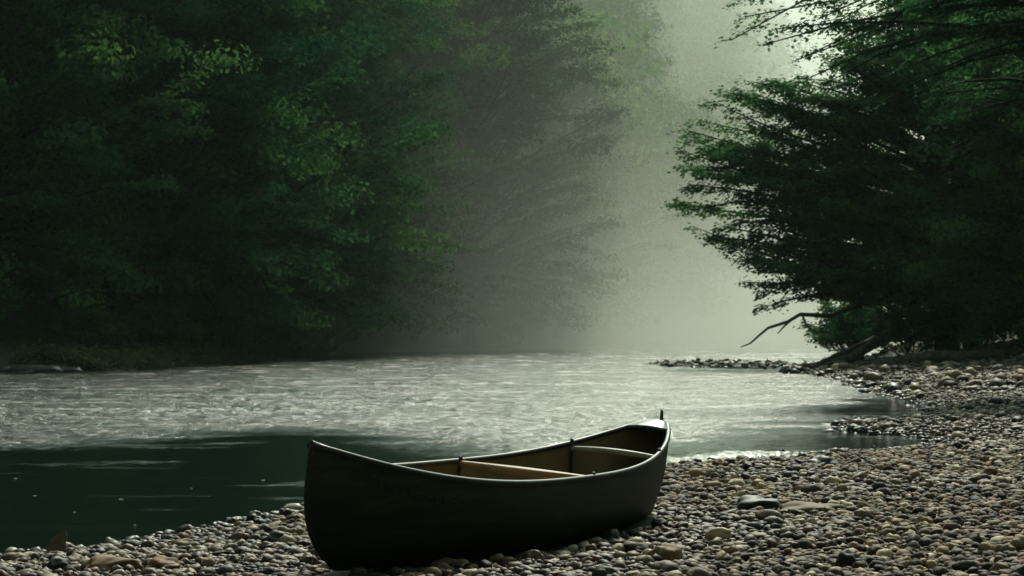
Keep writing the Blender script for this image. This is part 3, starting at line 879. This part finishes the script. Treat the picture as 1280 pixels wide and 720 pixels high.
# bare dead limb that hangs out of it to the water
T = Tubes()
def sp(px, py, y): return Vector(((px - 640) / FPX * y - 17.5, y - 83, CH - (py - HOR) / FPX * y - 1.0))
T.tube([sp(1075, 380, 82), sp(1040, 395, 80), sp(1000, 393, 79), sp(985, 402, 79), sp(960, 410, 79), sp(948, 420, 79), sp(938, 429, 79), sp(926, 434, 79)], [.10, .09, .075, .065, .055, .045, .035, .02], 8)
T.tube([sp(990, 399, 79), sp(980, 408, 78.7), sp(972, 417, 78.5)], [.05, .035, .02], 6)
T.tube([sp(1003, 394, 79), sp(1008, 408, 79), sp(1022, 416, 79), sp(1045, 414, 79.3)], [.05, .04, .035, .02], 6)
bl = T.build('bare_limb', M['drift'], R1); bl['label'] = 'leafless limb curving down to the water'

# nearer tree whose trunk stands outside the frame; dark boughs come in at the top right
tips = []
r = np.random.default_rng(31)
o2z = [(5.8, 9.8), (6.4, 7.6), (6.9, 5.6), (7.5, 4.9), (8.2, 4.7), (9.5, 6), (12, 8)]
oz = np.array([a for a, _ in o2z]); ox = np.array([b_ for _, b_ in o2z])
for i in range(120):
    z = r.uniform(6.0, 11.5); xl = np.interp(z, oz, ox) + .2
    x = xl + r.random() ** 1.1 * (13 - xl); tips.append((x - 14.5, 43 + r.normal(0, 1.8) - 44, z - .4))
for px, py in [(918, 45), (932, 20), (925, -5), (1005, 70), (1015, 95), (960, 55), (1100, 130), (1180, 150), (1040, 100)]:
    tips.append(((px - 640) / FPX * 42 - 14.5, 42 - 44 + r.normal(0, .4), CH - (py - HOR) / FPX * 42 - .4))
make_tree('overhanging_tree', (14.5, 44, .4), 6, [(0, 0, -.6), (-.3, 0, 3), (-.8, -.2, 7), (-.6, 0, 12)], [.34, .28, .2, .05], tips, lm='leaf_dark', ls=.105, dens=50, ntw=19, slope=-.12, arch=.16, twl=.6,
          label='nearer dark tree whose boughs hang in from the top right corner')

# more trees behind and beside on the right bank
G4 = 'trees filling the right bank'
Rb = [(19.5, 73, 2, 2.9, .62, 'dark tree at the right edge of the frame above the log'), (23, 84, 0, 3.0, .8, 'tree behind the big overhanging tree, towards the right edge'), (21.5, 97, 1, 3.3, .75, 'tree far behind the leaning logs'),
      (27, 92, 1, 2.5, .9, 'tall tree furthest back at the right edge'), (25.5, 76, 0, 3.4, .75, 'dark tree whose crown is cut by the right edge, in front of the tallest one')]
for x, y, k, rz, sc, nm in Rb:
    copy_tree(protos[k], (x, y, gz(x, y) - .3), rz, sc, nm, G4)

# shrubs
G5 = 'shrubs under the right bank trees'
r = np.random.default_rng(41)
def shrub_tips(r, n, rad, H): return [(rad * math.cos(a) * q, rad * math.sin(a) * q, H * (.25 + .75 * math.sqrt(max(0, 1 - q * q)) * r.uniform(.6, 1))) for a, q in zip(r.uniform(0, 6.28, n), r.uniform(.2, 1, n))]
shr = make_tree('shrub', (0, 0, 0), 61, [(0, 0, -.2), (0, 0, .5), (.05, 0, 1.1)], [.06, .05, .02], shrub_tips(r, 42, 1.6, 2.3), lm='leaf_dark', ls=.15, dens=60, ntw=16, slope=.5, arch=.1, twl=1.0, cat='shrub', group=G5)
spots = [(14.2, 86, 1.0, 'shrub growing just behind the upper end of the leaning logs'), (15.8, 83, 1.1, 'dark shrub above the leaning logs'), (17.6, 80, 1.2, 'dark shrub in the middle of the horizontal log'), (19.2, 78, 1.15, 'dark shrub over the right half of the horizontal log'),
         (20.8, 77, 1.3, 'dark shrub at the right edge behind the horizontal log'), (16.8, 103, 1.4, 'pale green misty shrub beyond the leaning logs')]
for i, (x, y, s, nm) in enumerate(spots):
    if i == 0: shr.location = (x, y, gz(x, y)); shr.scale = (s,) * 3; shr['label'] = nm
    else: copy_tree(shr, (x, y, gz(x, y)), i * 1.1, s, nm, G5)
G6 = 'shrubs at the foot of the left bank'
sl = [(-19.8, 76.5, 1.1, 'shrub on the bank at the left edge'), (-16.6, 81, .9, 'shrub behind the dark bank stones near the left edge'), (-14.8, 88, 1., 'shrub behind the weeds on the left bank'), (-14.4, 99, 1.2, 'shrub under the third bank tree'),
      (-13, 112, 1.4, 'shrub under the big overhanging tree'), (-11, 125, 1.5, 'shrub in the dark gap on the left bank'), (-6.5, 146, 1.7, 'shrub left of the leaning tree foot'), (.5, 161, 1.8, 'misty shrub right of the leaning tree foot')]
for i, (x, y, s, nm) in enumerate(sl):
    copy_tree(shr, (x, y, gz(x, y)), i * 1.7, s, nm, G6)

# weeds on the low left bank
r = np.random.default_rng(43)
n = 520
wx, wy = [], []
for i in range(n):
    t = r.random(); px = lerp(30, 400, t); py = float(np.interp(px, [0, 90, 150, 300, 400], [465, 466, 462.5, 453, 444])) + 1.5
    x, y = wpt(px, py - 2); wx.append(x + r.normal(0, .6)); wy.append(y + r.uniform(.8, 4.0))
wx = np.array(wx); wy = np.array(wy); wz = height(wx, wy)
B = np.repeat(np.stack([wx, wy, wz], 1), 5, 0)
D = np.stack([r.normal(0, .5, len(B)), r.normal(0, .5, len(B)), np.ones(len(B))], 1); D /= np.linalg.norm(D, axis=1)[:, None]
V, tint = leaves_from_twigs(B, D, r.uniform(.25, .8, len(B)), np.full(len(B), 9), .17, r)
M['weed'] = leaf_mat('weed', (.04, .055, .025), (.14, .14, .07), .35)
wd = mesh_np('weeds', V, np.arange(len(V)).reshape(-1, 4), M['weed'], smooth=False, attrs={'tint': tint}); tag(wd, 'pale low weeds along the stony left bank', 'weeds', None, 'stuff')

# stones along the left waterline
G7 = 'stones along the left waterline'
rx = np.random.default_rng(47); lst = []
sv = lump(ICO[2][0], 5, .3); sm = None
for i in range(46):
    t = i / 45; px = lerp(-30, 470, t) + rx.normal(0, 5); py = np.interp(px, [-30, 90, 150, 300, 450], [464.5, 465.5, 461.5, 452.5, 440.6])
    x, y = wpt(px, py); y += rx.uniform(-.3, .9); sc = rx.uniform(.12, .42) * (1.5 if i < 8 else 1)
    if sm is None:
        o = mesh_np('bank_stone', sv * np.array([1, .8, .42]), ICO[2][1], M['pebble'], attrs={'tint': np.full(len(sv), .12), 'wet': np.full(len(sv), .8)}); sm = o
    else:
        o = sm.copy(); C.objects.link(o)
    o.location = (x, y, float(W(y)) + .03); o.scale = (sc * rx.uniform(.8, 1.8), sc, sc * rx.uniform(.6, 1.1)); o.rotation_euler = (0, 0, rx.uniform(-.4, .4))
    tag(o, 'dark wet stone in the line along the left waterline', 'stone', G7)

# logs on the right
def log(name, pts, radii, label, seed, stubs=()):
    T = Tubes(); rr = random.Random(seed); P = []; Rr = []
    n = 14
    for i in range(n):
        t = i / (n - 1) * (len(pts) - 1); k = min(int(t), len(pts) - 2); q = t - k
        p = Vector(pts[k]).lerp(Vector(pts[k + 1]), q); p += Vector((rr.uniform(-1, 1), rr.uniform(-1, 1), rr.uniform(-1, 1))) * .03
        P.append(p); Rr.append(lerp(radii[k], radii[k + 1], q) * rr.uniform(.92, 1.08))
    T.tube(P, Rr, 12)
    for a, b_, r0 in stubs: T.tube([a, Vector(a).lerp(Vector(b_), .5) + Vector((0, 0, .05)), b_], [r0, r0 * .7, r0 * .3], 7)
    o = T.build(name, M['drift']); tag(o, label, 'log', None); return o
def wp(px, py, y): return ((px - 640) / FPX * y, y, CH - (py - HOR) / FPX * y)
log('fallen_log', [wp(986, 467, 75.5), wp(1030, 461, 76), wp(1065, 446, 77.5), wp(1095, 428, 80), (wp(1140, 400, 84))], [.10, .17, .19, .2, .17], 'leaning grey log in front, its lower end in the water', 1, [(wp(1050, 452, 77), wp(1040, 446, 76.6), .05)])
log('fallen_log', [wp(1018, 457, 79), wp(1060, 440, 80), wp(1100, 420, 82), wp(1150, 392, 86)], [.10, .14, .15, .12], 'thinner leaning log just behind the front one', 2, [(wp(1060, 440, 80), wp(1035, 438, 80), .05)])
log('fallen_log', [wp(1040, 463, 76), wp(1090, 456, 75.5), wp(1150, 447, 75), wp(1230, 443, 74.5), wp(1330, 446, 74)], [.10, .15, .19, .22, .22], 'long log lying almost flat along the top of the gravel beach', 3, [(wp(1130, 449, 75), wp(1110, 436, 75.3), .05)])
log('fallen_log', [wp(985, 462, 80), wp(1010, 457, 80), wp(1050, 452, 80.5)], [.06, .1, .12], 'short broken branch low behind the leaning logs', 4, [(wp(1010, 457, 80), wp(1002, 448, 80), .03), (wp(1025, 455, 80), wp(1032, 445, 80), .03)])

# ---------------------------------------------------------------- haze and mist
def closed_box(name, lo, hi):
    bm = bmesh.new(); bmesh.ops.create_cube(bm, size=1)
    for v in bm.verts: v.co = Vector([lerp(lo[i], hi[i], v.co[i] + .5) for i in range(3)])
    me = bpy.data.meshes.new(name); bm.to_mesh(me); bm.free()
    o = bpy.data.objects.new(name, me); C.objects.link(o); return o
def vol_mat(name, col, dens, an=.3):
    m = bpy.data.materials.new(name); m.use_nodes = True; nt = m.node_tree
    nt.nodes.remove(nt.nodes['Principled BSDF'])
    v = nt.nodes.new('ShaderNodeVolumePrincipled'); v.inputs['Color'].default_value = (*col, 1); v.inputs['Density'].default_value = dens; v.inputs['Anisotropy'].default_value = an
    nt.links.new(v.outputs[0], nt.nodes['Material Output'].inputs['Volume'])
    return m
MIST = (.032, .0046, .0046)
HAZE_D = .00012
hz = closed_box('haze', (-920, -320, -6), (920, 970, 135)); hz.data.materials.append(vol_mat('haze', (.66, 1., .84), HAZE_D, .3)); tag(hz, 'thin pale haze filling the valley', 'haze', None, 'stuff')
# thicker river mist: pooled low over the water, thinning upwards and towards the near bank
MB = closed_box('mist_bank', (-45, 92, -4), (170, 520, 128))
m = bpy.data.materials.new('mist'); m.use_nodes = True; nt = m.node_tree
nt.nodes.remove(nt.nodes['Principled BSDF'])
pv_ = nt.nodes.new('ShaderNodeVolumePrincipled'); pv_.inputs['Color'].default_value = (.965, .995, .93, 1); pv_.inputs['Anisotropy'].default_value = .4
nt.links.new(pv_.outputs[0], nt.nodes['Material Output'].inputs['Volume'])
tc = N(nt, 'ShaderNodeTexCoord'); sx_ = N(nt, 'ShaderNodeSeparateXYZ'); nt.links.new(tc.outputs['Object'], sx_.inputs[0])
def sm(ax, a_, b_, lo=0., hi=1.):
    n_ = N(nt, 'ShaderNodeMapRange', interpolation_type='SMOOTHSTEP', inp={'From Min': a_, 'From Max': b_, 'To Min': lo, 'To Max': hi}); nt.links.new(sx_.outputs[ax], n_.inputs['Value']); return n_.outputs[0]
def mth(op, p, q):
    n_ = N(nt, 'ShaderNodeMath', operation=op)
    for i, v_ in enumerate((p, q)):
        if isinstance(v_, (int, float)): n_.inputs[i].default_value = v_
        else: nt.links.new(v_, n_.inputs[i])
    return n_.outputs[0]
def ez(sc): return mth('POWER', math.e, mth('MULTIPLY', sx_.outputs['Z'], -1 / sc))
dn = mth('MULTIPLY', mth('MULTIPLY', ez(6.5), sm('Y', 96, 175)), MIST[0])
dn = mth('ADD', dn, mth('MULTIPLY', mth('MULTIPLY', ez(17), sm('Y', 84, 148)), MIST[1]))
dn = mth('ADD', dn, mth('MULTIPLY', sm('Y', 158, 250), MIST[2]))
wn = N(nt, 'ShaderNodeTexNoise', inp={'Scale': .022, 'Detail': 2}); nt.links.new(tc.outputs['Object'], wn.inputs['Vector'])
wr = N(nt, 'ShaderNodeMapRange', inp={'From Min': .3, 'From Max': .7, 'To Min': .45, 'To Max': 1.55}); nt.links.new(wn.outputs['Fac'], wr.inputs['Value'])
dn = mth('MULTIPLY', dn, wr.outputs[0])
dn = mth('MULTIPLY', dn, mth('MULTIPLY', sm('X', -28, -9), sm('Z', 75, 126, 1, 0)))
nt.links.new(dn, pv_.inputs['Density'])
MB.data.materials.append(m); tag(MB, 'bank of mist over the river, thick low down in the gap between the wooded slopes', 'mist', None, 'stuff')

# ---------------------------------------------------------------- light
SUN_AZ, SUN_EL = R(11), R(42)
w = bpy.data.worlds.new('World'); scene.world = w; w.use_nodes = True; nt = w.node_tree
bg = nt.nodes['Background']; sky = nt.nodes.new('ShaderNodeTexSky'); sky.sky_type = 'NISHITA'; sky.sun_disc = False
sky.sun_elevation = SUN_EL; sky.sun_rotation = SUN_AZ; sky.dust_density = 6; sky.air_density = 1.2
hs = nt.nodes.new('ShaderNodeHueSaturation'); hs.inputs['Saturation'].default_value = .3
mu = nt.nodes.new('ShaderNodeMixRGB'); mu.blend_type = 'MULTIPLY'; mu.inputs[0].default_value = 1; mu.inputs[2].default_value = (.76, 1.0, .86, 1)
nt.links.new(sky.outputs[0], hs.inputs['Color']); nt.links.new(hs.outputs[0], mu.inputs[1]); nt.links.new(mu.outputs[0], bg.inputs['Color'])
bg.inputs['Strength'].default_value = .085
sd_l = bpy.data.lights.new('sun', 'SUN'); so = bpy.data.objects.new('sun', sd_l); C.objects.link(so)
sd_l.energy = 2.8; sd_l.angle = R(7); sd_l.color = (1, .965, .80)
sdir = Vector((math.sin(SUN_AZ) * math.cos(SUN_EL), math.cos(SUN_AZ) * math.cos(SUN_EL), math.sin(SUN_EL)))
so.rotation_euler = sdir.to_track_quat('Z', 'Y').to_euler(); so.location = (0, 0, 120)

scene.view_settings.view_transform = 'Standard'; scene.view_settings.look = 'None'
scene.view_settings.exposure = .17; scene.view_settings.gamma = 1
cy = scene.cycles
cy.max_bounces = 6; cy.diffuse_bounces = 2; cy.glossy_bounces = 3; cy.transmission_bounces = 3; cy.volume_bounces = 2; cy.transparent_max_bounces = 6
cy.use_denoising = True; cy.volume_step_rate = .6; cy.caustics_reflective = False; cy.caustics_refractive = False
cy.sample_clamp_indirect = 4
